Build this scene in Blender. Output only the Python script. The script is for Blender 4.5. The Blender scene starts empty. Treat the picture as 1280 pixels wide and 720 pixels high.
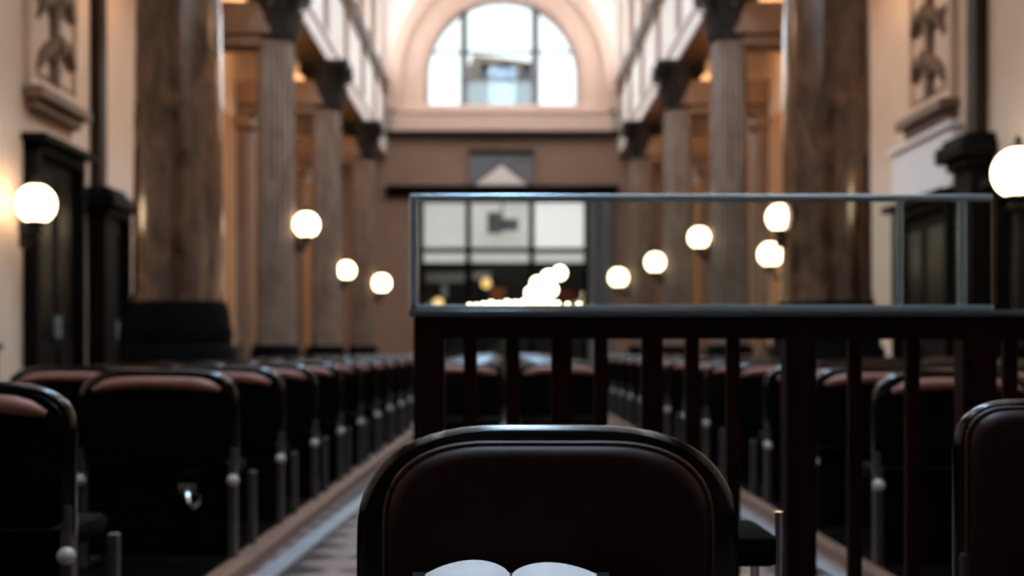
import bpy, bmesh, math, random
from mathutils import Vector, Matrix
random.seed(7)
PI = math.pi
sc = bpy.context.scene
COL = sc.collection
F, CX, HY, CZ = 1700.0, 628.0, 435.0, 0.88       # focal length (px), vanishing point, eye height


def P(px, py, d):
    return Vector(((px - CX) * d / F, d, CZ + (HY - py) * d / F))


# ------------------------------------------------------------------ materials
def mat(name, col, rough=0.5, metal=0.0, spec=0.5, noise=None, scale=4.0, emit=None, es=0.0, coat=0.0, bump=0.0, stretch=(1, 1, 1)):
    m = bpy.data.materials.new(name)
    m.use_nodes = True
    nt = m.node_tree
    b = nt.nodes['Principled BSDF']
    b.inputs['Base Color'].default_value = (*col, 1)
    b.inputs['Roughness'].default_value = rough
    b.inputs['Metallic'].default_value = metal
    b.inputs['Specular IOR Level'].default_value = spec
    b.inputs['Coat Weight'].default_value = coat
    b.inputs['Coat Roughness'].default_value = 0.12
    if noise or bump:
        tc = nt.nodes.new('ShaderNodeTexCoord')
        mp = nt.nodes.new('ShaderNodeMapping')
        mp.inputs['Scale'].default_value = stretch
        n = nt.nodes.new('ShaderNodeTexNoise')
        n.inputs['Scale'].default_value = scale
        n.inputs['Detail'].default_value = 6
        n.inputs['Distortion'].default_value = 1.2
        nt.links.new(tc.outputs['Object'], mp.inputs['Vector'])
        nt.links.new(mp.outputs['Vector'], n.inputs['Vector'])
        if noise:
            r = nt.nodes.new('ShaderNodeValToRGB')
            r.color_ramp.elements[0].position = 0.35
            r.color_ramp.elements[1].position = 0.68
            r.color_ramp.elements[0].color = (*col, 1)
            r.color_ramp.elements[1].color = (*noise, 1)
            nt.links.new(n.outputs['Fac'], r.inputs['Fac'])
            nt.links.new(r.outputs['Color'], b.inputs['Base Color'])
        if bump:
            bp = nt.nodes.new('ShaderNodeBump')
            bp.inputs['Strength'].default_value = bump
            bp.inputs['Distance'].default_value = 0.01
            nt.links.new(n.outputs['Fac'], bp.inputs['Height'])
            nt.links.new(bp.outputs['Normal'], b.inputs['Normal'])
    if emit:
        b.inputs['Emission Color'].default_value = (*emit, 1)
        b.inputs['Emission Strength'].default_value = es
    return m


M = {}
M['plaster'] = mat('cream_plaster', (0.72, 0.53, 0.38), 0.8, noise=(0.77, 0.57, 0.42), scale=1.5)
M['white'] = mat('white_plaster', (0.80, 0.73, 0.67), 0.7, noise=(0.84, 0.77, 0.71), scale=2)
M['ochre'] = mat('ochre_plaster', (0.44, 0.19, 0.06), 0.7, noise=(0.52, 0.24, 0.08), scale=1.2)
M['pink'] = mat('pink_plaster', (0.66, 0.47, 0.37), 0.7, noise=(0.70, 0.50, 0.40), scale=1.5)
M['browncor'] = mat('brown_stone', (0.17, 0.095, 0.055), 0.6, noise=(0.22, 0.125, 0.075), scale=3)
M['taupe'] = mat('taupe_plaster', (0.29, 0.18, 0.125), 0.7, noise=(0.33, 0.21, 0.145), scale=2)
M['marble'] = mat('brown_marble', (0.035, 0.014, 0.007), 0.2, noise=(0.135, 0.062, 0.032), scale=3.4, coat=0.4, stretch=(1.4, 1.4, 0.6))
M['greymarble'] = mat('grey_marble', (0.12, 0.082, 0.058), 0.34, noise=(0.25, 0.18, 0.135), scale=3.0, stretch=(1, 1, 0.5))
M['blackstone'] = mat('black_stone', (0.0012, 0.0012, 0.0014), 0.8, spec=0.05, noise=(0.0024, 0.0022, 0.0022), scale=5)
M['bronze'] = mat('dark_bronze', (0.006, 0.0045, 0.0038), 0.5, spec=0.3, noise=(0.022, 0.016, 0.013), scale=8)
M['blackwood'] = mat('black_wood', (0.0018, 0.0014, 0.0013), 0.6, spec=0.08, noise=(0.003, 0.0022, 0.002), scale=6, stretch=(6, 6, 0.6))
M['darkwood'] = mat('dark_brown_wood', (0.020, 0.010, 0.005), 0.55, spec=0.2, noise=(0.034, 0.017, 0.009), scale=5, stretch=(6, 6, 0.6))
M['mahogany'] = mat('mahogany', (0.010, 0.0014, 0.0010), 0.5, spec=0.08, noise=(0.018, 0.0026, 0.0018), scale=7, stretch=(8, 8, 0.5))
M['oak'] = mat('worn_oak', (0.15, 0.07, 0.038), 0.4, noise=(0.26, 0.13, 0.07), scale=6, stretch=(5, 0.5, 5))
M['shell'] = mat('black_lacquer', (0.0005, 0.0005, 0.0006), 0.16, spec=0.6, coat=0.0)
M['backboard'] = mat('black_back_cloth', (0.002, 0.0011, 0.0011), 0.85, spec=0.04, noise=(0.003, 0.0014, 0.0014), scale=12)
M['leather'] = mat('maroon_leather', (0.010, 0.0008, 0.0008), 0.42, spec=0.22, noise=(0.014, 0.0011, 0.0011), scale=9, bump=0.12)
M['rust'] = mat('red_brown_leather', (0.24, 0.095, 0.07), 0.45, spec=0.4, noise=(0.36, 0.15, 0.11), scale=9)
M['piping'] = mat('red_piping', (0.05, 0.012, 0.010), 0.4)
M['steel'] = mat('grey_steel', (0.05, 0.045, 0.042), 0.45, metal=0.4, noise=(0.08, 0.072, 0.068), scale=9)
M['chrome'] = mat('chrome', (0.75, 0.80, 0.84), 0.14, metal=1.0)
M['cap'] = mat('ivory_cap', (0.48, 0.44, 0.40), 0.3)
M['alu'] = mat('brushed_aluminium', (0.52, 0.68, 0.75), 0.24, metal=0.7, noise=(0.62, 0.78, 0.84), scale=10, stretch=(0.5, 8, 8))
M['ledge'] = mat('polished_ledge', (0.07, 0.08, 0.088), 0.22, coat=0.5, noise=(0.09, 0.10, 0.11), scale=5, stretch=(0.5, 6, 6))
M['globe'] = mat('opal_glass_lit', (0.9, 0.85, 0.75), 0.3, emit=(1.0, 0.74, 0.45), es=8.5)
M['glow_ball'] = mat('small_ball_lit', (0.9, 0.85, 0.75), 0.3, emit=(1.0, 0.80, 0.56), es=3.2)
M['amber'] = mat('amber_glass_lit', (0.8, 0.5, 0.2), 0.4, emit=(1.0, 0.55, 0.2), es=1.6)
M['relief'] = mat('aged_relief_plaster', (0.20, 0.13, 0.085), 0.8, noise=(0.32, 0.21, 0.14), scale=6)
M['pane'] = mat('frosted_daylight_glass', (0.85, 0.88, 0.9), 0.6, emit=(0.93, 0.95, 1.0), es=3.8)
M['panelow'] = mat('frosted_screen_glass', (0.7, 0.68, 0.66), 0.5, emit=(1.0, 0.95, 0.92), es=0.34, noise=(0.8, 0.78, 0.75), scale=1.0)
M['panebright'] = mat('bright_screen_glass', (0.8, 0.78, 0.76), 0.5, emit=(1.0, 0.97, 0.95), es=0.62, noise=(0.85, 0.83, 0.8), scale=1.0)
M['mullion'] = mat('grey_glazing_bar', (0.16, 0.17, 0.19), 0.6)
M['skylight'] = mat('skylight_glass', (0.85, 0.88, 0.9), 0.6, emit=(0.44, 0.71, 1.0), es=22.0)
M['grey'] = mat('pale_grey_stone', (0.40, 0.40, 0.42), 0.6, noise=(0.48, 0.48, 0.50), scale=3)
M['bluegrey'] = mat('blue_grey_stone', (0.13, 0.135, 0.145), 0.6, noise=(0.18, 0.185, 0.20), scale=2)
M['paper'] = mat('white_paper', (0.86, 0.88, 0.92), 0.8, noise=(0.80, 0.83, 0.88), scale=30)
M['cover'] = mat('brown_book_cloth', (0.06, 0.03, 0.02), 0.6)
M['strip'] = mat('pale_stone_strip', (0.24, 0.25, 0.26), 0.35, noise=(0.32, 0.33, 0.345), scale=4)
M['orange'] = mat('orange_card', (0.55, 0.14, 0.04), 0.6)
M['red'] = mat('red_card', (0.35, 0.03, 0.02), 0.6)
M['signwhite'] = mat('white_card', (0.55, 0.58, 0.62), 0.5)
M['roof'] = mat('brown_roof_tiles', (0.13, 0.09, 0.065), 0.8, noise=(0.20, 0.14, 0.10), scale=4)
M['facade'] = mat('pale_facade', (0.36, 0.41, 0.46), 0.8)
M['darkpane'] = mat('dark_window_pane', (0.004, 0.005, 0.005), 0.25, spec=0.12)
M['carpet'] = mat('dark_interior', (0.02, 0.018, 0.017), 0.8)

lb = M['leather'].node_tree.nodes['Principled BSDF']; lb.inputs['Sheen Weight'].default_value = 0.0; lb.inputs['Sheen Roughness'].default_value = 0.35
# clear glass sheet
g = bpy.data.materials.new('clear_glass'); g.use_nodes = True; nt = g.node_tree
nt.nodes.clear()
o_ = nt.nodes.new('ShaderNodeOutputMaterial'); mx = nt.nodes.new('ShaderNodeMixShader')
tr = nt.nodes.new('ShaderNodeBsdfTransparent'); gl = nt.nodes.new('ShaderNodeBsdfGlossy'); fr = nt.nodes.new('ShaderNodeFresnel')
tr.inputs['Color'].default_value = (0.90, 0.94, 0.93, 1); gl.inputs['Roughness'].default_value = 0.03; fr.inputs['IOR'].default_value = 1.45
nt.links.new(fr.outputs[0], mx.inputs[0]); nt.links.new(tr.outputs[0], mx.inputs[1]); nt.links.new(gl.outputs[0], mx.inputs[2]); nt.links.new(mx.outputs[0], o_.inputs[0])
M['glass'] = g

# mosaic tile floor
fm = bpy.data.materials.new('patterned_tile_floor'); fm.use_nodes = True; nt = fm.node_tree
b = nt.nodes['Principled BSDF']; tc = nt.nodes.new('ShaderNodeTexCoord')
ch = nt.nodes.new('ShaderNodeTexChecker'); ch.inputs['Scale'].default_value = 4.2
ch.inputs['Color1'].default_value = (0.30, 0.22, 0.21, 1); ch.inputs['Color2'].default_value = (0.03, 0.02, 0.019, 1)
mp = nt.nodes.new('ShaderNodeMapping'); mp.inputs['Rotation'].default_value = (0, 0, PI / 4)
no = nt.nodes.new('ShaderNodeTexNoise'); no.inputs['Scale'].default_value = 9
ad = nt.nodes.new('ShaderNodeMixRGB'); ad.blend_type = 'MULTIPLY'; ad.inputs[0].default_value = 0.6
nt.links.new(tc.outputs['Object'], mp.inputs[0]); nt.links.new(mp.outputs[0], ch.inputs['Vector'])
nt.links.new(tc.outputs['Object'], no.inputs['Vector'])
nt.links.new(ch.outputs['Color'], ad.inputs[1]); nt.links.new(no.outputs['Fac'], ad.inputs[2])
nt.links.new(ad.outputs[0], b.inputs['Base Color']); b.inputs['Roughness'].default_value = 0.3
M['floor'] = fm


# ------------------------------------------------------------------ mesh helpers
def obj(name, bm, m, parent=None, smooth=False, recalc=True):
    if recalc:
        bmesh.ops.recalc_face_normals(bm, faces=bm.faces[:])
    me = bpy.data.meshes.new(name)
    bm.to_mesh(me); bm.free()
    me.materials.append(m)
    if smooth:
        for p in me.polygons:
            p.use_smooth = True
        try:
            me.set_sharp_from_angle(angle=math.radians(40))
        except Exception:
            pass
    o = bpy.data.objects.new(name, me)
    COL.objects.link(o)
    if parent:
        o.parent = parent
    return o


def B():
    return bmesh.new()


def box(bm, x0, x1, y0, y1, z0, z1, bev=0.0, mtx=None):
    r = bmesh.ops.create_cube(bm, size=1.0)
    vs = r['verts']
    for v in vs:
        v.co = Vector(((x0 + x1) / 2 + v.co.x * (x1 - x0), (y0 + y1) / 2 + v.co.y * (y1 - y0), (z0 + z1) / 2 + v.co.z * (z1 - z0)))
    if mtx:
        for v in vs:
            v.co = mtx @ v.co
    if bev:
        es = list({e for v in vs for e in v.link_edges})
        bmesh.ops.bevel(bm, geom=es, offset=bev, segments=2, affect='EDGES', profile=0.5)
    return bm


def lathe(bm, prof, n=32, c=(0, 0, 0), flute=0.0, nf=20, cap=True):
    rings = []
    for r, z in prof:
        ring = []
        for i in range(n):
            a = 2 * PI * i / n
            rr = r
            if flute:
                rr = r * (1 - flute * (0.5 + 0.5 * math.cos(nf * a)))
            ring.append(bm.verts.new((c[0] + rr * math.cos(a), c[1] + rr * math.sin(a), c[2] + z)))
        rings.append(ring)
    for a, b2 in zip(rings, rings[1:]):
        for i in range(n):
            bm.faces.new((a[i], a[(i + 1) % n], b2[(i + 1) % n], b2[i]))
    if cap:
        bm.faces.new(rings[0][::-1]); bm.faces.new(rings[-1])
    return bm


def tube(bm, pts, r, n=10):
    pts = [Vector(p) for p in pts]
    rings = []
    ref = Vector((0.13, 0.21, 1)).normalized()
    for i, p in enumerate(pts):
        t = (pts[min(i + 1, len(pts) - 1)] - pts[max(i - 1, 0)]).normalized()
        if abs(t.dot(ref)) > 0.95:
            u = t.cross(Vector((1, 0, 0))).normalized()
        else:
            u = t.cross(ref).normalized()
        w = t.cross(u)
        rr = r[i] if isinstance(r, (list, tuple)) else r
        rings.append([bm.verts.new(p + (u * math.cos(2 * PI * k / n) + w * math.sin(2 * PI * k / n)) * rr) for k in range(n)])
    for a, b2 in zip(rings, rings[1:]):
        for k in range(n):
            bm.faces.new((a[k], a[(k + 1) % n], b2[(k + 1) % n], b2[k]))
    bm.faces.new(rings[0][::-1]); bm.faces.new(rings[-1])
    return bm


def sphere(bm, c, r, seg=24, sz=1.0):
    res = bmesh.ops.create_uvsphere(bm, u_segments=seg, v_segments=seg // 2, radius=r)
    for v in res['verts']:
        v.co = Vector((v.co.x, v.co.y, v.co.z * sz)) + Vector(c)
    return bm


def empty(name, label, cat, loc, group=None, rotz=0.0):
    o = bpy.data.objects.new(name, None); COL.objects.link(o)
    o.empty_display_size = 0.1
    o.location = loc; o.rotation_euler = (0, 0, rotz)
    o['label'] = label; o['category'] = cat
    if group:
        o['group'] = group
    return o


def tag(o, label, cat, group=None):
    o['label'] = label; o['category'] = cat
    if group:
        o['group'] = group
    return o


def struct(name, bm, m, parent=None, smooth=False):
    o = obj(name, bm, m, parent, smooth)
    if not parent:
        o['kind'] = 'structure'
    return o


def copy_tree(root, loc, label, rotz=0.0, group=None):
    r = root.copy(); COL.objects.link(r)
    r.location = loc; r.rotation_euler = (0, 0, rotz); r['label'] = label
    if group:
        r['group'] = group
    for c0 in list(root.children):
        c = c0.copy(); COL.objects.link(c); c.parent = r
        for g0 in list(c0.children):
            g1 = g0.copy(); COL.objects.link(g1); g1.parent = c
    return r


# ------------------------------------------------------------------ setting
D = [12.6, 18.0, 23.2, 29.3]          # the four column bays
DE = 34.7                             # end wall
XN, XW = 3.0, 4.5                     # nave column line, aisle wall
Y0 = -3.0
struct('floor', box(B(), -4.8, 4.8, Y0, 36.5, -0.2, 0), M['floor'])
struct('wall_back', box(B(), -4.8, 4.8, Y0 - 0.25, Y0, 0, 11.0), M['darkwood'])
side = {-1: 'left', 1: 'right'}
for s in (-1, 1):
    bm = B()
    box(bm, *sorted((s * XW, s * (XW + 0.25))), Y0, DE + .2, 0, 6.6)
    struct('wall_aisle_' + side[s], bm, M['plaster'])
    # dark wainscot
    bm = B()
    for ya, yb in ((Y0, 12.0), (16.9, DE)):
        box(bm, *sorted((s * (XW - 0.05), s * XW)), ya, yb, 0, 0.86)
        box(bm, *sorted((s * (XW - 0.09), s * XW)), ya, yb, 0.86, 0.92)
    struct('baseboard_' + side[s], bm, M['blackwood'])
    # ochre side-wall bays behind the columns
    bm = B()
    for ya, yb in ((17.2, 22.6), (23.8, 28.7), (29.9, 34.6)):
        box(bm, *sorted((s * (XW - 0.035), s * XW)), ya, yb, 0.92, 4.7)
    struct('trim_aisle_panel_' + side[s], bm, M['ochre'])
    # aisle pilasters and ribs
    bm = B()
    for d in D[1:]:
        box(bm, *sorted((s * (XW - 0.2), s * XW)), d - 0.28, d + 0.28, 0.0, 4.6, 0.015)
        box(bm, *sorted((s * (XW - 0.27), s * XW)), d - 0.35, d + 0.35, 4.6, 4.8, 0.015)
    struct('trim_aisle_pilaster_' + side[s], bm, M['browncor'])
    bm = B()
    for d in D[1:]:
        box(bm, *sorted((s * 3.0, s * XW)), d - 0.3, d + 0.3, 4.98, 5.4, 0.02)
        box(bm, *sorted((s * 3.0, s * XW)), d - 0.22, d + 0.22, 4.84, 4.98, 0.02)
    struct('trim_aisle_rib_' + side[s], bm, M['browncor'])
    struct('ceiling_aisle_' + side[s], box(B(), *sorted((s * 3.3, s * (XW + .2))), Y0, DE, 6.2, 6.4), M['plaster'])
    # entablature above the columns
    bm = B()
    box(bm, *sorted((s * 2.96, s * 3.44)), Y0, DE, 5.78, 6.05)
    box(bm, *sorted((s * 2.91, s * 3.44)), Y0, DE, 6.05, 6.13, 0.01)
    box(bm, *sorted((s * 3.03, s * 3.44)), Y0, DE, 6.13, 7.45)
    struct('wall_entablature_' + side[s], bm, M['white'])
    bm = B()
    box(bm, *sorted((s * 2.95, s * 3.46)), Y0, DE, 5.72, 5.79)
    struct('trim_soffit_' + side[s], bm, M['browncor'])
    # frieze pilasters
    bm = B()
    ys = [12.6, 15.3, 18.0, 20.6, 23.2, 26.2, 29.3, 32.0]
    for d in ys:
        box(bm, *sorted((s * 2.97, s * 3.06)), d - 0.16, d + 0.16, 6.13, 7.40, 0.01)
    struct('trim_frieze_pilaster_' + side[s], bm, M['taupe'])
    # brown cornice
    bm = B()
    box(bm, *sorted((s * 2.92, s * 3.4)), Y0, DE - 0.35, 7.42, 7.52, 0.01)
    box(bm, *sorted((s * 2.84, s * 3.4)), Y0, DE - 0.35, 7.52, 7.66, 0.02)
    for d in ys + [34.1]:
        box(bm, *sorted((s * 2.88, s * 3.06)), d - 0.14, d + 0.14, 7.26, 7.43, 0.02)
    struct('trim_cornice_' + side[s], bm, M['browncor'])
    # clerestory wall: sill, piers, head
    bm = B()
    box(bm, *sorted((s * 3.1, s * 3.4)), Y0, DE, 7.45, 7.95)
    box(bm, *sorted((s * 3.1, s * 3.4)), Y0, DE, 10.2, 11.0)
    edges = [Y0] + [d for d in (2.0, 7.2, 12.6, 15.3, 18.0, 20.6, 23.2, 26.2, 29.3, 32.0)] + [DE]
    for d in edges:
        box(bm, *sorted((s * 3.1, s * 3.4)), d - 0.35, d + 0.35, 7.95, 10.2)
    struct('wall_clerestory_' + side[s], bm, M['white'])
    bm = B()
    for d in ys:
        box(bm, *sorted((s * 3.0, s * 3.11)), d - 0.13, d + 0.13, 7.66, 10.6, 0.01)
        box(bm, *sorted((s * 2.96, s * 3.11)), d - 0.17, d + 0.17, 8.0, 8.12, 0.01)
    struct('trim_clerestory_pilaster_' + side[s], bm, M['taupe'])
    k = 0
    for a, b_ in zip(edges, edges[1:]):
        k += 1
        if b_ - a < 1.0:
            continue
        w = struct('window_%d' % (k + (20 if s > 0 else 0)), box(B(), *sorted((s * 3.22, s * 3.25)), a + .35, b_ - .35, 7.95, 10.2), M['pane'])
        bm = B()
        ym = (a + b_) / 2
        for yy in (a + .38, ym, b_ - .38):
            box(bm, *sorted((s * 3.18, s * 3.26)), yy - .03, yy + .03, 7.95, 10.2)
        for zz in (7.98, 8.9, 9.6, 10.17):
            box(bm, *sorted((s * 3.18, s * 3.26)), a + .35, b_ - .35, zz - .03, zz + .03)
        obj('window_frame', bm, M['taupe'], w)

# nave ceiling with a glazed skylight over the near seats
bm = B()
box(bm, -3.5, 3.5, 21.0, DE, 10.9, 11.1)
box(bm, -3.5, 3.5, Y0, 0, 10.9, 11.1)
box(bm, -3.5, -.5, 0, 21.0, 10.9, 11.1)
box(bm, 0.5, 3.5, 0, 21.0, 10.9, 11.1)
struct('ceiling_nave', bm, M['white'])
sk = struct('window_50', box(B(), -.5, .5, 0, 21.0, 11.0, 11.03), M['skylight'])
bm = B()
for i in range(15):
    y = i * 1.5
    box(bm, -.5, .5, y - .03, y + .03, 10.93, 11.02)
for x in (-.25, .25):
    box(bm, x - .02, x + .03, 0, 21.0, 10.93, 11.02)
obj('window_frame', bm, M['taupe'], sk)

# ------------------------------------------------------------------ end wall with the arched window
ACZ, AR, SILL = 7.82, 1.95, 7.02


def arch_pts(r, zb, n=36):
    pts = [(-r, zb)]
    for i in range(n + 1):
        a = PI - PI * i / n
        pts.append((r * math.cos(a), ACZ + r * math.sin(a)))
    pts.append((r, zb))
    return pts


def band(bm, r0, r1, y0, y1, zb):
    a, b2 = arch_pts(r0, zb), arch_pts(r1, zb)
    V = [[bm.verts.new((x, y, z)) for x, z in pts] for pts, y in ((a, y0), (b2, y0), (b2, y1), (a, y1))]
    for q in range(4):
        p, r = V[q], V[(q + 1) % 4]
        for i in range(len(p) - 1):
            bm.faces.new((p[i], p[i + 1], r[i + 1], r[i]))
    for i in (0, -1):
        bm.faces.new([V[q][i] for q in range(4)])


bm = B()
inner = arch_pts(AR, SILL)


def outp(x, z):
    dx, dz = x, z - ACZ
    k = min(3.4 / abs(dx) if abs(dx) > 1e-6 else 1e9, (3.2 / dz) if dz > 1e-6 else 1e9)
    if dz <= 1e-6:
        return (math.copysign(3.4, x), z)
    return (dx * k, ACZ + dz * k)


outer = [outp(x, z) for x, z in inner]
for y in (DE, DE + 0.4):
    a = [bm.verts.new((x, y, z)) for x, z in inner]
    c = [bm.verts.new((x, y, z)) for x, z in outer]
    for i in range(len(a) - 1):
        bm.faces.new((a[i], a[i + 1], c[i + 1], c[i]))
    if y == DE:
        a0 = a
for i in range(len(a) - 1):
    bm.faces.new((a0[i], a0[i + 1], a[i + 1], a[i]))
box(bm, -3.4, 3.4, DE, DE + .4, 6.45, SILL)
struct('wall_end_upper', bm, M['white'])
bm = B()
band(bm, AR, AR + 0.10, DE - 0.06, DE + 0.3, SILL)
band(bm, AR + 0.10, AR + 0.62, DE - 0.12, DE, SILL)
band(bm, AR + 0.62, AR + 0.92, DE - 0.22, DE, SILL)
struct('trim_arch', bm, M['pink'], smooth=True)
bm = B()
box(bm, -2.75, 2.75, DE - 0.45, DE, 6.36, 6.78, 0.02)
box(bm, -2.65, 2.65, DE - 0.5, DE, 6.78, 6.90, 0.03)
box(bm, -2.9, 2.9, DE - 0.38, DE, 6.90, SILL, 0.02)
struct('trim_end_ledge', bm, M['pink'])
struct('trim_end_ledge_shade', box(B(), -2.95, 2.95, DE - 0.3, DE, 6.22, 6.37), M['darkwood'])  # dark strip that paints in the shade under the projecting ledge
bm = B()
box(bm, -4.8, 4.8, DE, DE + .3, 5.0, 6.45)
box(bm, -4.8, -2.12, DE, DE + .3, 0, 5.0)
box(bm, 2.2, 4.8, DE, DE + .3, 0, 5.0)
struct('wall_end_lower', bm, M['taupe'])
bm = B()
box(bm, -2.95, 2.95, DE - .16, DE, 4.7, 5.02, 0.02)
box(bm, -2.95, 2.95, DE - .22, DE, 4.92, 5.0, 0.01)
struct('trim_end_beam', bm, M['blackwood'])
# end piers
bm = B()
for x0, x1 in ((2.2, 2.42), (2.48, 2.78)):
    box(bm, x0, x1, DE - .2, DE, 0, 4.7, 0.02)
struct('trim_end_pier', bm, M['bluegrey'])

# arched window glazing bars and glass
w = struct('window_arch', B() if False else (lambda b3: (band(b3, AR - .07, AR, DE + .1, DE + .24, SILL), box(b3, -AR, AR, DE + .1, DE + .24, SILL, SILL + .08), b3)[2])(B()), M['grey'])
bm = B()
for x in (-.98, .84):
    box(bm, x - .10, x + .10, DE + .1, DE + .2, SILL, ACZ + math.sqrt(AR * AR - x * x))
box(bm, -.98, .84, DE + .1, DE + .2, 7.68, 7.76)
box(bm, -.98, .84, DE + .1, DE + .2, 8.42, 8.48)
for a, b_ in ((-1.82, -.98), (.84, 1.85)):
    box(bm, a, b_, DE + .1, DE + .18, 8.42, 8.48)
obj('glazing_bars', bm, M['mullion'], w)
bm = B()
pts = arch_pts(AR - .04, SILL)
fv = [bm.verts.new((x, DE + .15, z)) for x, z in pts]
bv = [bm.verts.new((x, DE + .16, z)) for x, z in pts]
bm.faces.new(fv); bm.faces.new(bv[::-1])
for i in range(len(pts)):
    j = (i + 1) % len(pts)
    bm.faces.new((fv[i], fv[j], bv[j], bv[i]))
obj('glass_pane', bm, M['glass'], w)

# building across the street, seen through the arched window
YB = 46.0
bl = empty('townhouse', 'pale town building with brown roof seen through the arched window', 'building', (0, YB, 0))
obj('wall', box(B(), -1.25, 1.05, 0, 5, 0, 9.95), M['facade'], bl)
bm = B()
v = [(-1.35, -.15, 9.95), (1.15, -.15, 9.95), (1.15, 5, 9.95), (-1.35, 5, 9.95), (-1.0, 1.4, 11.1), (.75, 1.4, 10.9), (.75, 4, 10.9), (-1.0, 4, 11.1)]
vs = [bm.verts.new(p) for p in v]
for f in ((0, 1, 2, 3), (4, 5, 6, 7), (0, 1, 5, 4), (1, 2, 6, 5), (2, 3, 7, 6), (3, 0, 4, 7)):
    bm.faces.new([vs[i] for i in f])
obj('roof', bm, M['roof'], bl)
for x, w2 in ((.1, .26), (.8, .2), (-.6, .2)):
    dm = obj('dormer', box(B(), x - w2, x + w2, -.3, 1.2, 10.1, 10.5, 0.02), M['bluegrey'], bl)
    obj('pane', box(B(), x - w2 + .06, x + w2 - .06, -.32, -.29, 10.15, 10.45), M['darkpane'], dm)
for x in (-.7, 0, .6):
    fr_ = obj('window', box(B(), x - .18, x + .18, -.04, .02, 8.0, 8.8), M['grey'], bl)
    obj('pane', box(B(), x - .14, x + .14, -.05, -.03, 8.04, 8.76), M['grey'], fr_)

# lobby screen under the end wall
scn = empty('glazed_screen', 'dark timber glazed screen with three pale upper panes under the end wall', 'screen', (0, DE, 0))
bm = B()
for x in (-2.08, -.87, .75, 2.15):
    box(bm, x - .07, x + .07, .0, .14, 0, 4.7)
for z0, z1 in ((4.60, 4.7), (3.32, 3.44), (2.98, 3.06), (0, .12)):
    box(bm, -2.08, 2.15, 0, .14, z0, z1)
obj('frame', bm, M['blackwood'], scn)
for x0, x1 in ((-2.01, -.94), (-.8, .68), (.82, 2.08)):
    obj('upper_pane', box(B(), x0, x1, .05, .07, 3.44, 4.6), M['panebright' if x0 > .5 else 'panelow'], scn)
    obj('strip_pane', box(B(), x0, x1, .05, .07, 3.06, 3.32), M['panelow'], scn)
    obj('lower_pane', box(B(), x0, x1, .05, .06, .12, 2.98), M['glass'], scn)
# lobby room behind
bm = B()
box(bm, -2.5, 2.6, 36.4, 36.5, 0, 5.0)
box(bm, -2.6, -2.5, 35, 36.5, 0, 5.0)
box(bm, 2.6, 2.7, 35, 36.5, 0, 5.0)
box(bm, -2.6, 2.7, 35, 36.5, 5.0, 5.1)
struct('wall_lobby', bm, M['carpet'])
# small things in the lobby
def board(name, label, cat, x0, x1, z0, z1, m, y=35.6):
    t = empty(name, label, cat, ((x0 + x1) / 2, y, 0))
    h = (x1 - x0) / 2
    obj('panel', box(B(), -h, h, -.02, .02, z0, z1, 0.005), M[m], t)
    obj('stand', box(box(B(), -.03, .03, .02, .06, 0, z1 - .05), -.2, .2, -.12, .16, 0, .03), M['blackwood'], t)
board('notice_board', 'long white notice board in the lobby left bay', 'sign', -2.0, -1.0, 2.6, 2.85, 'signwhite')
board('notice_board', 'short white notice board in the lobby centre bay', 'sign', -.78, -.3, 2.68, 2.86, 'signwhite')
board('poster_stand', 'orange poster on a stand in the lobby centre bay', 'poster', -.32, .08, 1.7, 2.45, 'orange')
board('poster_stand', 'dark red poster on a stand behind the lobby right bay', 'poster', 1.5, 1.85, 1.85, 2.4, 'red')
board('poster_stand', 'small pale blue card on a stand in the lobby left bay', 'poster', -1.58, -1.42, 2.2, 2.55, 'signwhite', 35.3)
def floor_lamp(label, x, z, r=.13):
    t = empty('floor_lamp', label, 'lamp', (x, 35.2, 0))
    obj('base', lathe(B(), [(.14, 0), (.14, .03), (.03, .05)], 20), M['bronze'], t)
    obj('pole', lathe(B(), [(.015, .04), (.015, z - r)], 10), M['bronze'], t)
    obj('lamp_shade', sphere(B(), (0, 0, z), r), M['amber'], t, True)
floor_lamp('small amber globe lamp in the lobby left bay', -1.65, 2.05)
floor_lamp('small amber globe lamp left of the orange poster', -.42, 2.55)
# hanging dark lantern behind centre upper pane: a wall clock on the pediment axis
ae = empty('aedicule', 'grey stone aedicule with a white pediment above the glazed screen', 'ornament', (0, DE - .21, 5.03))
obj('back_panel', box(B(), -.82, .76, 0, .2, 0, .88), M['bluegrey'], ae)
obj('cornice', box(B(), -.86, .8, -.1, .2, .78, .88, 0.01), M['darkwood'], ae)
bm = B()
vs = [bm.verts.new(p) for p in [(-.68, -.12, -.02), (.62, -.12, -.02), (-.03, -.12, .48), (-.68, 0, -.02), (.62, 0, -.02), (-.03, 0, .48)]]
for f in ((0, 1, 2), (3, 5, 4), (0, 2, 5, 3), (2, 1, 4, 5), (0, 3, 4, 1)):
    bm.faces.new([vs[i] for i in f])
obj('pediment', bm, M['white'], ae)
bm = B()
for sx, xa, xb in ((1, -.8, -.03), (-1, .74, -.03)):
    a = Vector((xa, -.1, 0)); c = Vector((xb, -.1, .58))
    tube(bm, [a, c], .045, 8)
obj('raking_moulding', bm, M['bluegrey'], ae)
lan = empty('hanging_sign', 'dark double-square sign hanging in front of the centre pane of the glazed screen', 'sign', (0, DE - .6, 0))
obj('panel', box(box(B(), -.38, .0, -.04, .04, 3.75, 4.28, .01), -.02, .4, -.06, .02, 3.82, 4.12, .01), M['bluegrey'], lan)
obj('rod', lathe(B(), [(.02, 4.2), (.02, 4.95)], 8, (0, 0, 0)), M['bronze'], lan)
obj('bracket', box(B(), -.03, .03, 0, .37, 4.93, 4.97), M['bronze'], lan)


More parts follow.
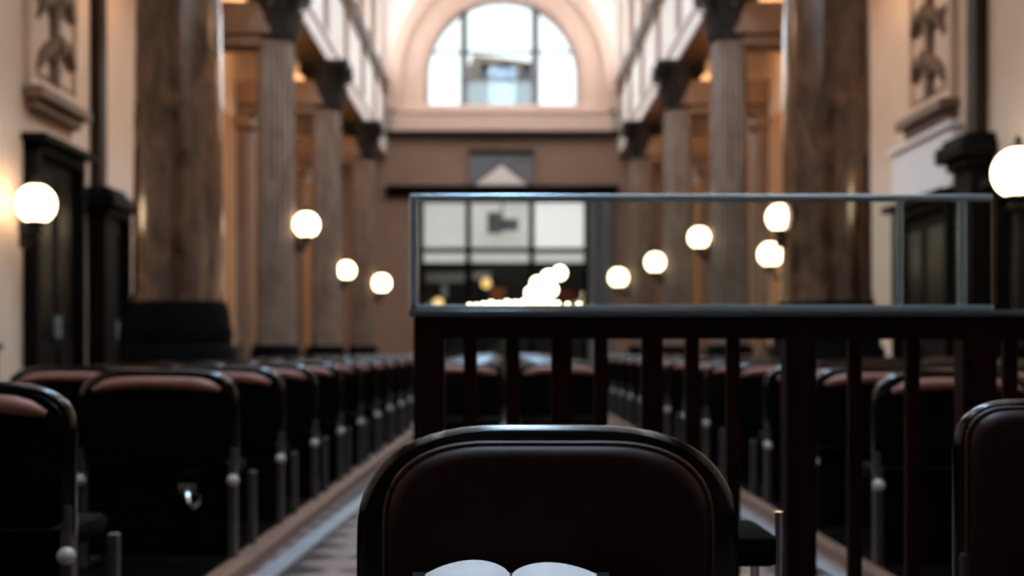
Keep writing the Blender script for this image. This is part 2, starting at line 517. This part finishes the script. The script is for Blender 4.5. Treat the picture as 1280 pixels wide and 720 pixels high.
# ------------------------------------------------------------------ columns
def column(s, d, R, mt, label, flute, zb, base_w):
    t = empty('marble_column', label, 'column', (s * XN, d, .006), 'columns along the nave')
    bw = base_w / 2
    bm = B()
    box(bm, -bw, bw, -bw, bw, 0, zb * .52, .01)
    lathe(bm, [(bw * .98, zb * .52), (bw * .98, zb * .66), (bw * .9, zb * .7), (bw * .93, zb * .78), (bw * .88, zb * .84), (bw * .86, zb * .93), (R * 1.06, zb)], 40)
    obj('base', bm, M['blackstone'], t, True)
    n = 120 if flute else 48
    pr = [(R * 1.04, zb), (R, zb + .1)] + [(R * (1 - .10 * ((i / 8) ** 1.6)), zb + .1 + (4.9 - zb) * i / 8) for i in range(1, 9)]
    obj('shaft', lathe(B(), pr, n, flute=flute, nf=20), mt, t, True)
    rc = R * .92
    bm = B()
    lathe(bm, [(rc * 1.1, 4.92), (rc * 1.16, 4.96), (rc * 1.02, 5.0), (rc * 1.08, 5.3), (rc * 1.5, 5.6), (rc * 1.55, 5.63)], 32)
    bell = obj('capital', bm, M['bronze'], t, True)
    for ring, (z0, h, out, cnt, off) in enumerate(((4.97, .34, .55, 8, 0), (5.12, .42, .85, 8, .5))):
        bm = B()
        for i in range(cnt):
            a = 2 * PI * (i + off) / cnt
            secs = []
            for q in range(7):
                u = q / 6
                rr = rc * (1.10 + out * u ** 1.3)
                z = z0 + h * math.sin(u * 1.75) / math.sin(1.57)
                wd = rc * .42 * math.sin(PI * (.25 + .70 * u)) * (1.0 if u < 1 else .7)
                c = Vector((rr * math.cos(a), rr * math.sin(a), z))
                tn = Vector((-math.sin(a), math.cos(a), 0)); nr = Vector((math.cos(a), math.sin(a), 0))
                secs.append([bm.verts.new(c - tn * wd), bm.verts.new(c + nr * .035), bm.verts.new(c + tn * wd), bm.verts.new(c - nr * .03)])
            for p, r in zip(secs, secs[1:]):
                for k in range(4):
                    bm.faces.new((p[k], p[(k + 1) % 4], r[(k + 1) % 4], r[k]))
            bm.faces.new(secs[0][::-1]); bm.faces.new(secs[-1])
        obj('acanthus_leaves', bm, M['bronze'], bell, True)
    bm = B()
    for i in range(4):
        a = PI / 4 + PI / 2 * i
        pts = []
        for q in range(16):
            th = q / 15 * 3.2 * PI
            rr = rc * .34 * (1 - q / 18)
            cr = rc * 1.95
            pts.append(((cr + rr * math.cos(th)) * math.cos(a), (cr + rr * math.cos(th)) * math.sin(a), 5.52 + rr * math.sin(th)))
        tube(bm, pts, .045, 6)
    obj('volutes', bm, M['bronze'], bell, True)
    bm = B()
    ab = rc * 1.72
    box(bm, -ab, ab, -ab, ab, 5.63, 5.72, .02)
    obj('abacus', bm, M['bronze'], t)
    return t


ordn = ['nearest', 'second', 'third', 'farthest']
for s in (-1, 1):
    for i, d in enumerate(D):
        if i == 0:
            column(s, d, .41, M['marble'], 'thick polished brown marble column on black plinth, %s side of the nave' % side[s], 0, 1.30, 1.08)
        else:
            column(s, d, .265, M['greymarble'], '%s fluted grey marble column with dark leafy capital, %s side of the nave' % (('first', 'second', 'third')[i - 1], side[s]), .10, .92, .74)

# ------------------------------------------------------------------ side wall doors, pilasters, reliefs
dn = 0
def wall_door(s, ya, yb, z1, glassy=False):
    global dn
    dn += 1
    t = bpy.data.objects.new('door_%d' % dn, None); COL.objects.link(t); t['kind'] = 'structure'
    t.location = (s * XW, (ya + yb) / 2, 0)
    h = (yb - ya) / 2
    bm = B()
    X = lambda a, b2: sorted((-s * a, -s * b2))
    for a, c in ((-h, -h + .1), (h - .1, h)):
        box(bm, *X(0, .14), a, c, 0, z1, .01)
    box(bm, *X(0, .14), -h, h, z1 - .1, z1, .01)
    box(bm, *X(0, .24), -h - .06, h + .06, z1, z1 + .07, .01)
    obj('frame', bm, M['blackwood'], t)
    for a, c in ((-h + .1, -.005), (.005, h - .1)):
        leaf = obj('door_leaf', box(box(B(), *X(.0, .05), a, c, .02, z1 - .1), *X(.05, .07), a + .1, c - .1, .2, .9, .01), M['blackwood'], t)
        obj('glass_pane', box(B(), *X(.05, .06), a + .1, c - .1, 1.05, z1 - .25), M['darkpane'], leaf)
        hy = -.06 if a < 0 and c <= 0 else .06
        obj('handle', lathe(B(), [(.012, 0), (.012, .22)], 8, (-s * .09, hy, .98)), M['alu'], leaf)
    return t
wall_door(-1, 12.75, 14.25, 2.83)
wall_door(-1, 15.05, 16.0, 2.45)
wall_door(1, 13.35, 15.25, 2.38)
wall_door(1, 11.1, 12.12, 2.3)
tag(obj('header_board', box(box(B(), 4.40, 4.498, 13.3, 15.35, 2.47, 3.05, .01), 4.36, 4.498, 13.25, 15.4, 3.05, 3.11, .01), M['white']), 'pale board above the glazed black door on the right aisle wall', 'board')
# tall pilasters with black lower shafts and caps
def tall_pilaster(s, y, w, z1, label):
    t = empty('wall_pilaster', label, 'pilaster', (s * XW, y, 0))
    X = lambda a, b2: sorted((-s * a, -s * b2))
    obj('lower_shaft', box(box(B(), *X(0, .2), -w, w, 0, z1 - .3, .01), *X(0, .24), -w - .04, w + .04, 0, .3, .01), M['blackwood'], t)
    obj('black_cap', box(box(box(B(), *X(0, .26), -w - .06, w + .06, z1 - .3, z1 - .22, .01), *X(0, .34), -w - .16, w + .16, z1 - .22, z1 - .06, .03), *X(0, .28), -w - .1, w + .1, z1 - .06, z1, .01), M['blackwood'], t)
    obj('upper_shaft', box(B(), *X(0, .12), -w * .55, w * .55, z1, 6.2, .01), M['darkwood'], t)
tall_pilaster(1, 12.72, .24, 2.85, 'dark pilaster with flared black cap beside the right door')
tall_pilaster(-1, 14.95, .22, 2.62, 'dark pilaster with flared black cap behind the left wall lamp')

def relief(s, y, label):
    """framed stucco relief: moulded frame, sill ledge, carved figures in low relief"""
    t = empty('wall_relief', label, 'relief', (s * XW, y, 0))
    X = lambda a, b2: sorted((-s * a, -s * b2))
    bm = B()
    for a, c in ((-.72, -.62), (.62, .72)):
        box(bm, *X(0, .08), a, c, 3.35, 5.9, .015)
    box(bm, *X(0, .08), -.62, .62, 3.35, 3.47, .015)
    obj('frame', bm, M['plaster'], t)
    obj('sill', box(box(B(), *X(0, .2), -.78, .78, 3.24, 3.35, .02), *X(0, .12), -.70, .70, 3.14, 3.24, .02), M['browncor'], t)
    obj('backing', box(B(), *X(0, .02), -.62, .62, 3.47, 5.9), M['taupe'], t)
    rnd = random.Random(int(y * 10))
    bm = B()
    box(bm, *X(0, .10), -.06, .08, 3.45, 5.9, .03)
    for k in range(5):
        z = 3.7 + k * .48
        tube(bm, [(-s * .06, -.05, z), (-s * .12, -.2 - .1 * rnd.random(), z + .12), (-s * .1, -.42, z + .02 * k), (-s * .05, -.5, z - .14)], [.05, .07, .06, .03], 8)
        tube(bm, [(-s * .06, .05, z + .1), (-s * .12, .22, z + .2), (-s * .09, .4 + .08 * rnd.random(), z + .05), (-s * .05, .52, z + .2)], [.05, .06, .05, .025], 8)
        sphere(bm, (-s * .07, .02, z + .2), .11, 12)
    obj('carved_scrolls', bm, M['relief'], t, True)
    bm = B()
    for a, c in ((-.58, -.12), (.14, .58)):
        for z in (3.52, 4.32, 5.12):
            box(bm, *X(0, .05), a, c, z, z + .7, .03)
    obj('pale_panels', bm, M['plaster'], t)
relief(-1, 13.5, 'moulded plaster relief with brown scrolls above the left black door')
relief(1, 14.15, 'moulded plaster relief with brown scrolls above the pale header board, right wall')


# ------------------------------------------------------------------ lamps
def wall_lamp(name, loc, r, sx, label, reach, stem_up=True):
    """globe lamp; loc is the globe centre, sx points from the globe to its support"""
    t = empty(name, label, 'lamp', loc, 'lit globe lamps')
    obj('globe', sphere(B(), (0, 0, 0), r, 28), M['globe'], t, True)
    bm = B()
    lathe(bm, [(r * .2, -r * 1.5), (r * .5, -r * 1.36), (r * .22, -r * 1.2), (r * .3, -r * 1.1), (r * .52, -r * .92), (r * .5, -r * .86)], 20)
    obj('cup', bm, M['bronze'], t, True)
    obj('finial', lathe(B(), [(r * .34, r * .92), (r * .42, r * 1.0), (r * .12, r * 1.12), (r * .16, r * 1.3), (r * .02, r * 1.5)], 16), M['bronze'], t, True)
    bm = B()
    tube(bm, [(0, 0, -r * 1.45), (sx * reach * .3, 0, -r * 2.1), (sx * reach * .7, 0, -r * 1.9), (sx * reach, 0, -r * 1.1)], [.02, .025, .025, .03], 8)
    tube(bm, [(sx * reach * .35, 0, -r * 2.05), (sx * reach * .5, 0, -r * 1.5), (sx * reach * .75, 0, -r * 1.4), (sx * reach, 0, -r * .6)], .014, 8)
    obj('arm', bm, M['bronze'], t, True)
    bm = B()
    box(bm, *sorted((sx * (reach - .04), sx * reach)), -.06, .06, -r * 2.3, r * .2, .015)
    obj('wall_plate', bm, M['bronze'], t)
    return t


R_ = .17
col_lamps = [(-1, 383, 281, 18.0, .165, 'first'), (-1, 433, 338, 23.2, .15, 'second'), (-1, 477, 354, 29.3, .19, 'third'),
             (1, 874, 297, 18.0, .14, 'first'), (1, 819, 328, 23.2, .165, 'second'), (1, 773, 347, 29.3, .2, 'third')]
for s, px, py, d, r, nm in col_lamps:
    p = P(px, py, d)
    reach = abs(XN * s - p.x) - .262
    wall_lamp('globe_lamp', p, r, s, 'glowing globe lamp on the %s fluted column of the %s side' % (nm, side[s]), max(reach, .12))
p = P(975, 272, 12.6)
wall_lamp('globe_lamp', p, .125, 1, 'glowing globe lamp on the thick brown column at right', abs(XN - p.x) - .42)
p = P(45, 255, 12.3)
wall_lamp('wall_lamp', p, .175, -1, 'large glowing globe lamp on the left aisle wall before the black door', abs(-XW - p.x) - .14)
p = P(1273, 216, 11.3)
wall_lamp('wall_lamp', p, .21, 1, 'large glowing globe lamp at the right edge, on the aisle wall', abs(XW - p.x))
p = P(963, 318, 21.5)
wall_lamp('wall_lamp', p, .19, 1, 'glowing globe lamp on the right aisle wall, below the column lamp', abs(XW - .035 - p.x))

# ------------------------------------------------------------------ aisle edge strips
def strip(name, label, cat, xa, ya, xb, yb, w, z0, z1, m):
    bm = B()
    vs = []
    for z in (z0, z1):
        for x, y in ((xa - w / 2, ya), (xa + w / 2, ya), (xb + w / 2, yb), (xb - w / 2, yb)):
            vs.append(bm.verts.new((x, y, z)))
    for f in ((0, 1, 2, 3), (4, 5, 6, 7), (0, 1, 5, 4), (1, 2, 6, 5), (2, 3, 7, 6), (3, 0, 4, 7)):
        bm.faces.new([vs[i] for i in f])
    return tag(obj(name, bm, m), label, cat)
xr = lambda d: .0159 * d - 1.134
strip('floor_rail', 'worn oak floor rail along the foot of the left seat block', 'rail', xr(2.5) + .02, 2.5, xr(21) + .02, 21, .09, 0, .05, M['oak'])
strip('floor_strip', 'pale stone strip in the floor beside the left oak rail', 'floor strip', -1.0, 3.0, -.62, 12.5, .085, .0, .008, M['strip'])
strip('floor_rail', 'worn oak floor rail along the foot of the right seat block', 'rail', 1.40, 4.4, 1.30, 20, .06, 0, .05, M['oak'])
strip('floor_strip', 'pale stone strip in the floor beside the right oak rail', 'floor strip', 1.30, 4.4, 1.20, 12, .05, 0, .008, M['strip'])


# unlit floor under the seat blocks, painted in as a black sheet, 6 mm thick
for nm, xa, xb in (('floor_shade_left', -4.41, -1.09), ('floor_shade_right', 1.45, 4.41)):
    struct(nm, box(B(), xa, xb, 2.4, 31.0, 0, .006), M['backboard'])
# ------------------------------------------------------------------ chairs
def back_outline(hw, zt, zb, rx, rz, ins, n=14):
    hw2, zt2, zb2 = hw - ins, zt - ins, zb + ins
    rx2, rz2 = max(rx - ins * .6, .02), max(rz - ins * .6, .02)
    pts = []
    for i in range(n + 1):
        th = PI / 2 * i / n
        c, s_ = math.cos(th) ** (2 / 2.5), math.sin(th) ** (2 / 2.5)
        pts.append((hw2 - rx2 + rx2 * c, zt2 - rz2 + rz2 * s_))
    pts += [(-x, z) for x, z in pts[::-1]]
    rb = .03
    bot = []
    for i in range(5):
        th = PI + PI / 2 * i / 4
        bot.append((-hw2 + rb + rb * math.cos(th), zb2 + rb + rb * math.sin(th)))
    pts += bot + [(-x, z) for x, z in bot[::-1]]
    return pts


def slab(bm, hw, zt, zb, rx, rz, profile):
    rings = []
    for ins, y in profile:
        rings.append([bm.verts.new((x, y, z)) for x, z in back_outline(hw, zt, zb, rx, rz, ins)])
    n = len(rings[0])
    last = [v.co.copy() for v in rings[-1]]
    cz = sum(p.z for p in last) / n
    for k in (.8, .6, .4, .2, .04):
        rings.append([bm.verts.new((p.x * k, p.y + math.copysign(.004, p.y) * (1 - k * k), cz + (p.z - cz) * k)) for p in last])
    for a, c in zip(rings, rings[1:]):
        for i in range(n):
            bm.faces.new((a[i], a[(i + 1) % n], c[(i + 1) % n], c[i]))
    bm.faces.new(rings[0][::-1]); bm.faces.new(rings[-1])
    return bm


def chair_mesh_parts(t, hw, zt, rx, rz, gap, topgap, leather, thick=.022, row=False, pad_d=.035):
    zb = .40
    k = thick
    pr = [(.012, -k), (.004, -k * .8), (0, -k * .4), (0, k * .4), (.004, k * .8), (.012, k)]
    obj('back_shell', slab(B(), hw, zt, zb, rx, rz, pr), M['shell'], t, True)
    phw, pzt = hw - gap, zt - topgap
    prx, prz = rx * .72, rz * .72
    for sgn, nm in ((-1, 'back_pad'), (1, 'rear_pad')):
        pp = [(0, sgn * k), (0, sgn * (k + pad_d * .45)), (.006, sgn * (k + pad_d * .75)), (.018, sgn * (k + pad_d * .95)), (.04, sgn * (k + pad_d)), (.09, sgn * (k + pad_d * 1.1))]
        if row and sgn > 0:
            pp = [(0, k), (.004, k + .012), (.03, k + .016)]
        pad = obj(nm, slab(B(), phw, pzt, zb + (.04 if row else -.03), prx, prz, pp), M['backboard'] if row and sgn > 0 else leather, t, True)
        pts = [(x, sgn * (k + .006), z) for x, z in back_outline(phw + .004, pzt + .004, zb + (.036 if row else -.034), prx, prz, 0)]
        bm = B(); tube(bm, pts + [pts[0]], .0045, 6)
        obj('piping', bm, M['shell'] if row else M['piping'], pad, True)
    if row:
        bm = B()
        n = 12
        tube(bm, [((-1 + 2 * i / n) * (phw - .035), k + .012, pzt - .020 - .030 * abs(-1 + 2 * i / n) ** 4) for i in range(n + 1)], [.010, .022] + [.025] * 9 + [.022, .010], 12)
        obj('lit_top_roll', bm, leather, t, True)  # lighter roll puts the daylit top strip of the back into the colour
        obj('lower_panel', box(B(), -hw + .035, hw - .035, -.012, .012, .05, .40, .004), M['backboard'], t)
    # folding seat (towards -Y), hinge caps, side legs
    bm = B(); box(bm, -hw + .05, hw - .05, -.44, -.045, .36, .425, .022)
    obj('seat', bm, M['backboard'] if row else leather, t, True)
    for sx in (-1, 1):
        obj('hinge_cap', sphere(B(), (sx * (hw - .012), .04, .37), .024, 12), M['cap'], t, True)
        bm = B()
        x0, x1 = sorted((sx * (hw - .035), sx * (hw - .005)))
        box(bm, x0, x1, -.03, .025, 0.02, .5, .006)
        box(bm, x0, x1, -.40, -.36, 0.02, .37, .006)
        box(bm, x0, x1, -.40, .03, .0, .03, .006)
        obj('leg', bm, M['steel'], t)


# proto for the rows (facing the far end: turned by 180 degrees)
HW = .315
proto = None
rows_l = [3.45] + [5.4 + 1.05 * k for k in range(15)]
ords = ['first', 'second', 'third', 'fourth', 'fifth', 'sixth', 'seventh', 'eighth', 'ninth', 'tenth', 'eleventh', 'twelfth', 'thirteenth', 'fourteenth', 'fifteenth', 'sixteenth', 'seventeenth']
proto = empty('folding_chair', 'x', 'chair', (0, 0, 0), 'folding chairs of the left block', PI)
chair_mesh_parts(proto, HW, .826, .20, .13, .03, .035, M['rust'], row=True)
used = False
def put(x, y, label, group, rot=PI):
    global used
    Z_ = 0 if 'centre' in group else .0062
    if not used:
        used = True
        proto.location = (x, y, Z_); proto.rotation_euler = (0, 0, rot); proto['label'] = label; proto['group'] = group
        return proto
    return copy_tree(proto, (x, y, Z_), label, rot, group)
A = None
for i, d in enumerate(rows_l):
    cx = xr(d) - HW
    lab = 'rust-padded folding chair on the aisle, %s row of the left block' % ords[i]
    c = put(cx, d, lab, 'folding chairs of the left block', PI - .016)
    if i == 1:
        A = c
    if i == 0:
        c.scale = (1, 1, .955)
    if i >= 2:
        put(cx - .69, d, 'rust-padded folding chair one in from the aisle, %s row of the left block' % ords[i], 'folding chairs of the left block', PI - .016)
# centre block
for i in range(11):
    d = 9.2 + 1.05 * i
    for j, x in enumerate((-.29, .40)):
        put(x + .012 * (i % 3), d, 'rust-padded folding chair, %s of the pair in the %s row of the centre block' % (('left', 'right')[j], ords[i]), 'folding chairs of the centre block')
# right block
for i in range(15):
    d = 5.2 + 1.05 * i
    n = 4 if d > 6 else 3
    for j in range(n):
        x = 1.40 - .006 * i + .33 + .68 * j
        if x > 2.15 and min(abs(d - q) for q in D) < .75 and x > 2.0:
            if abs(x - 3.0) < .75:
                continue
        put(x, d, 'rust-padded folding chair, %s from the aisle in the %s row of the right block' % (ords[j], ords[i]), 'folding chairs of the right block', PI + .01)

# made-up chrome hook, added for a glint on the big left chair
hk = empty('glint_hook', 'small chrome hook added for a glint on the back of the large left chair', 'hook', (A.location.x + .13, A.location.y - .06, .275))
obj('hook', tube(B(), [(0, .015, .05), (0, -.01, .03), (0.01, -.03, 0), (.03, -.035, -.02), (.05, -.03, .0), (.055, -.03, .03)], .008, 8), M['chrome'], hk, True)
obj('plate', box(B(), -.04, .03, .0, .022, .03, .07, .005), M['chrome'], hk)

# nearest chair, facing the camera, with the open book
front = empty('upholstered_chair', 'nearest chair: black shell back with maroon leather pad, book on its seat', 'chair', (.075, 2.26, 0))
chair_mesh_parts(front, .316, .752, .25, .19, .052, .032, M['leather'], thick=.026, pad_d=.03)
rc = empty('upholstered_chair', 'black framed chair cut off by the right edge of the photo', 'chair', (P(1192, 500, 2.55).x + .315, 2.55, 0))
chair_mesh_parts(rc, .315, .785, .12, .10, .02, .02, M['leather'], thick=.02)

# stool by the right of the front chair
st = empty('low_stool', 'low black stool with a chrome leg, right of the nearest chair', 'stool', (.382, 2.66, 0))
obj('seat', box(B(), -.14, .14, -.13, .13, 0.47, .53, .02), M['backboard'], st, True)
for a, c in ((-1, -1), (1, -1), (-1, 1), (1, 1)):
    obj('leg', lathe(B(), [(.009, 0), (.009, .575 if a > 0 and c < 0 else .5)], 12, (a * .135, c * .125, 0)), M['chrome'], st, True)

# ------------------------------------------------------------------ book on a wedge rest
tilt = math.radians(33)
wr = empty('book_rest', 'black sloping book rest on the seat of the nearest chair', 'book rest', (.013, 1.90, .420))
bm = B()
L = .215; up = L * math.sin(tilt); fw = L * math.cos(tilt)
vs = [bm.verts.new(p) for p in [(-.15, 0, 0), (.15, 0, 0), (.15, fw, 0), (-.15, fw, 0), (-.15, fw, up), (.15, fw, up), (.15, 0, .004), (-.15, 0, .004)]]
for f in ((0, 1, 2, 3), (3, 2, 5, 4), (4, 5, 6, 7), (0, 7, 6, 1), (1, 6, 5, 2), (0, 3, 4, 7)):
    bm.faces.new([vs[i] for i in f])
obj('wedge', bm, M['blackwood'], wr)
obj('lip', box(B(), -.15, .15, -.012, 0, 0, .02, .003), M['blackwood'], wr)
bk = empty('open_book', 'open book with white pages lying on the book rest', 'book', (.013, 1.90, .426))
bk.rotation_euler = (tilt, 0, 0)
H = .20
def pages(sgn):
    bm = B()
    n = 18
    top, bot = [], []
    for i in range(n + 1):
        u = i / n
        x = sgn * (.0015 + .128 * u)
        h = .004 + .030 * math.sin(PI * min(1, u ** .8 * 1.0)) ** .75 * (1 if sgn < 0 else .84) if 0 < u < 1 else .006
        top.append((x, h)); bot.append((x, .0035))
    g_ = [[bm.verts.new((x, y, z)) for x, z in lst] for y in (.004, H - .004) for lst in (top, bot)]
    tf, bf, tb, bb = g_
    for i in range(n):
        bm.faces.new((tf[i], tf[i + 1], tb[i + 1], tb[i]))
        bm.faces.new((bf[i], bf[i + 1], bb[i + 1], bb[i]))
        bm.faces.new((tf[i], tf[i + 1], bf[i + 1], bf[i]))
        bm.faces.new((tb[i], tb[i + 1], bb[i + 1], bb[i]))
    for i in (0, n):
        bm.faces.new((tf[i], tb[i], bb[i], bf[i]))
    return bm
obj('pages', pages(-1), M['paper'], bk, True)
obj('pages', pages(1), M['paper'], bk, True)
obj('cover', box(B(), -.131, .131, 0, H, 0, .0035, .001), M['cover'], bk)

# ------------------------------------------------------------------ wooden partition and its glass screen
DP = 3.6
def PX(px): return (px - CX) * DP / F
XL, XR = PX(518), PX(1500)
zl = P(0, 388, DP).z
pt = empty('balustrade_partition', 'dark mahogany partition with balusters under the glass screen', 'partition', (0, DP, 0))
obj('top_rail', box(B(), XL, XR, -.025, .025, P(0, 424, DP).z, zl - .018, .006), M['mahogany'], pt)
obj('bottom_rail', box(B(), XL, XR, -.025, .025, .08, .17, .006), M['mahogany'], pt)
for px0, px1 in ((518, 556), (979, 1017), (1198, 1240), (1440, 1480)):
    bm = B()
    box(bm, PX(px0), PX(px1), -.04, .04, 0, zl - .02, .006)
    box(bm, PX(px0) + .015, PX(px1) - .015, -.046, -.04, .25, .88, .004)
    obj('post', bm, M['mahogany'], pt)
for c in (588, 641, 702, 751, 815, 865, 916, 1068, 1140, 1262, 1318, 1374):
    x = PX(c)
    wv = 0.5 * 17 / 1700 * DP if c not in (702, 815) else .5 * 26 / 1700 * DP
    obj('baluster', box(B(), x - wv, x + wv, -.014, .014, .16, P(0, 424, DP).z + .004, .003), M['mahogany'], pt)
tag(obj('ledge_board', box(B(), XL - .012, XR, DP - .05, DP + .05, zl - .018, zl, .004), M['ledge']), 'dark polished ledge on top of the balustrade partition', 'ledge')
gs = empty('glass_screen', 'clear glass screen in a slim metal frame standing on the ledge', 'glass screen', (0, DP, zl))
zt = P(0, 243, DP).z - zl
xe = PX(1240)
obj('frame_rail', box(B(), XL - .012, xe, -.012, .012, zt - .019, zt, .006), M['alu'], gs)
obj('frame_rail', box(B(), XL - .012, xe, -.014, .014, 0, .014, .003), M['alu'], gs)
obj('frame_post', box(B(), XL - .013, XL + .010, -.014, .014, 0, zt, .004), M['alu'], gs)
for c, hw_ in ((1124, .008), (1202, .010)):
    obj('frame_post', box(B(), PX(c) - hw_, PX(c) + hw_, -.01, .01, .01, zt - .018, .003), M['alu'], gs)
ed = [XL + .012, PX(1124) - .008, PX(1124) + .008, PX(1202) - .01, PX(1202) + .01, xe]
for a, c in ((ed[0], ed[1]), (ed[2], ed[3]), (ed[4], ed[5])):
    obj('glass_pane', box(B(), a, c, -.002, .002, .010, zt - .018), M['glass'], gs)

# blurred glow of unknown source, made up as a heap of glowing balls
sl = empty('glow_heap', 'heap of small glowing balls made up for a blurred glow on the ledge behind the glass', 'lights', (0, DP + .045, zl))
lt = [(700, 341, 11), (686, 347, 12), (672, 354, 11), (664, 366, 10), (678, 366, 13), (690, 362, 10), (668, 379, 11), (682, 379, 11), (655, 379, 7), (644, 380, 6), (634, 379, 6), (624, 381, 5.5), (614, 380, 6), (604, 381, 5), (595, 382, 4.5), (587, 382, 4.5), (697, 380, 5), (710, 381, 4.5), (724, 381, 4.5)]
pos = []
for i, (px, py, r) in enumerate(lt):
    q = P(px, py, DP + .03)
    rr = r * DP / F
    c = Vector((q.x, (i % 3 - 1) * .004, max(q.z - zl, rr + .001)))
    pos.append(c)
bm = B(); tube(bm, pos, .0025, 6); obj('ball_link', bm, M['bronze'], sl, True)
for i, c in enumerate(pos):
    obj('glow_ball', sphere(B(), c, lt[i][2] * DP / F, 14), M['glow_ball'], sl, True)

# ------------------------------------------------------------------ world, sun, camera
w = bpy.data.worlds.new('daylight'); sc.world = w; w.use_nodes = True
bg = w.node_tree.nodes['Background']
bg.inputs[0].default_value = (0.95, 0.98, 1.0, 1); bg.inputs[1].default_value = 1.7


def area(name, loc, rot, sx, sy, power, col):
    l = bpy.data.lights.new(name, 'AREA'); l.shape = 'RECTANGLE'; l.size = sx; l.size_y = sy; l.energy = power; l.color = col
    o = bpy.data.objects.new(name, l); COL.objects.link(o); o.location = loc; o.rotation_euler = rot
    return o
# daylight entering through the arched end window
area('end_window_daylight', (0, DE - .05 + .12, 8.3), (math.radians(-78), 0, 0), 3.4, 2.2, 180, (0.86, 0.93, 1.0))
pl = bpy.data.lights.new('lobby_fill_light', 'POINT'); pl.energy = 30; pl.color = (1.0, .9, .8); pl.shadow_soft_size = .15  # unseen point light added to brighten the dim lobby signs
o = bpy.data.objects.new('lobby_fill_light', pl); COL.objects.link(o); o.location = (0.2, 35.15, 4.2)
for s in (-1, 1):
    for y in (15, 21, 27):
        pl = bpy.data.lights.new('aisle_light', 'POINT'); pl.energy = 36; pl.color = (1.0, .66, .36); pl.shadow_soft_size = .12
        o = bpy.data.objects.new('aisle_light', pl); COL.objects.link(o); o.location = (s * 3.9, y, 5.6)

cam = bpy.data.cameras.new('camera'); co = bpy.data.objects.new('camera', cam); COL.objects.link(co)
cam.sensor_width = 36; cam.lens = F / 1280 * 36
cam.shift_x = (640 - CX) / 1280
cam.shift_y = (HY - 360) / 1280
co.location = (0, 0, CZ); co.rotation_euler = (PI / 2, 0, 0)
cam.clip_start = .05; cam.clip_end = 300
cam.dof.use_dof = True; cam.dof.focus_distance = 1.85; cam.dof.aperture_fstop = 3.6
sc.camera = co
sc.view_settings.view_transform = 'Standard'; sc.view_settings.look = 'None'
sc.view_settings.exposure = 0.2; sc.view_settings.gamma = 1.0; sc.view_settings.use_curve_mapping = False
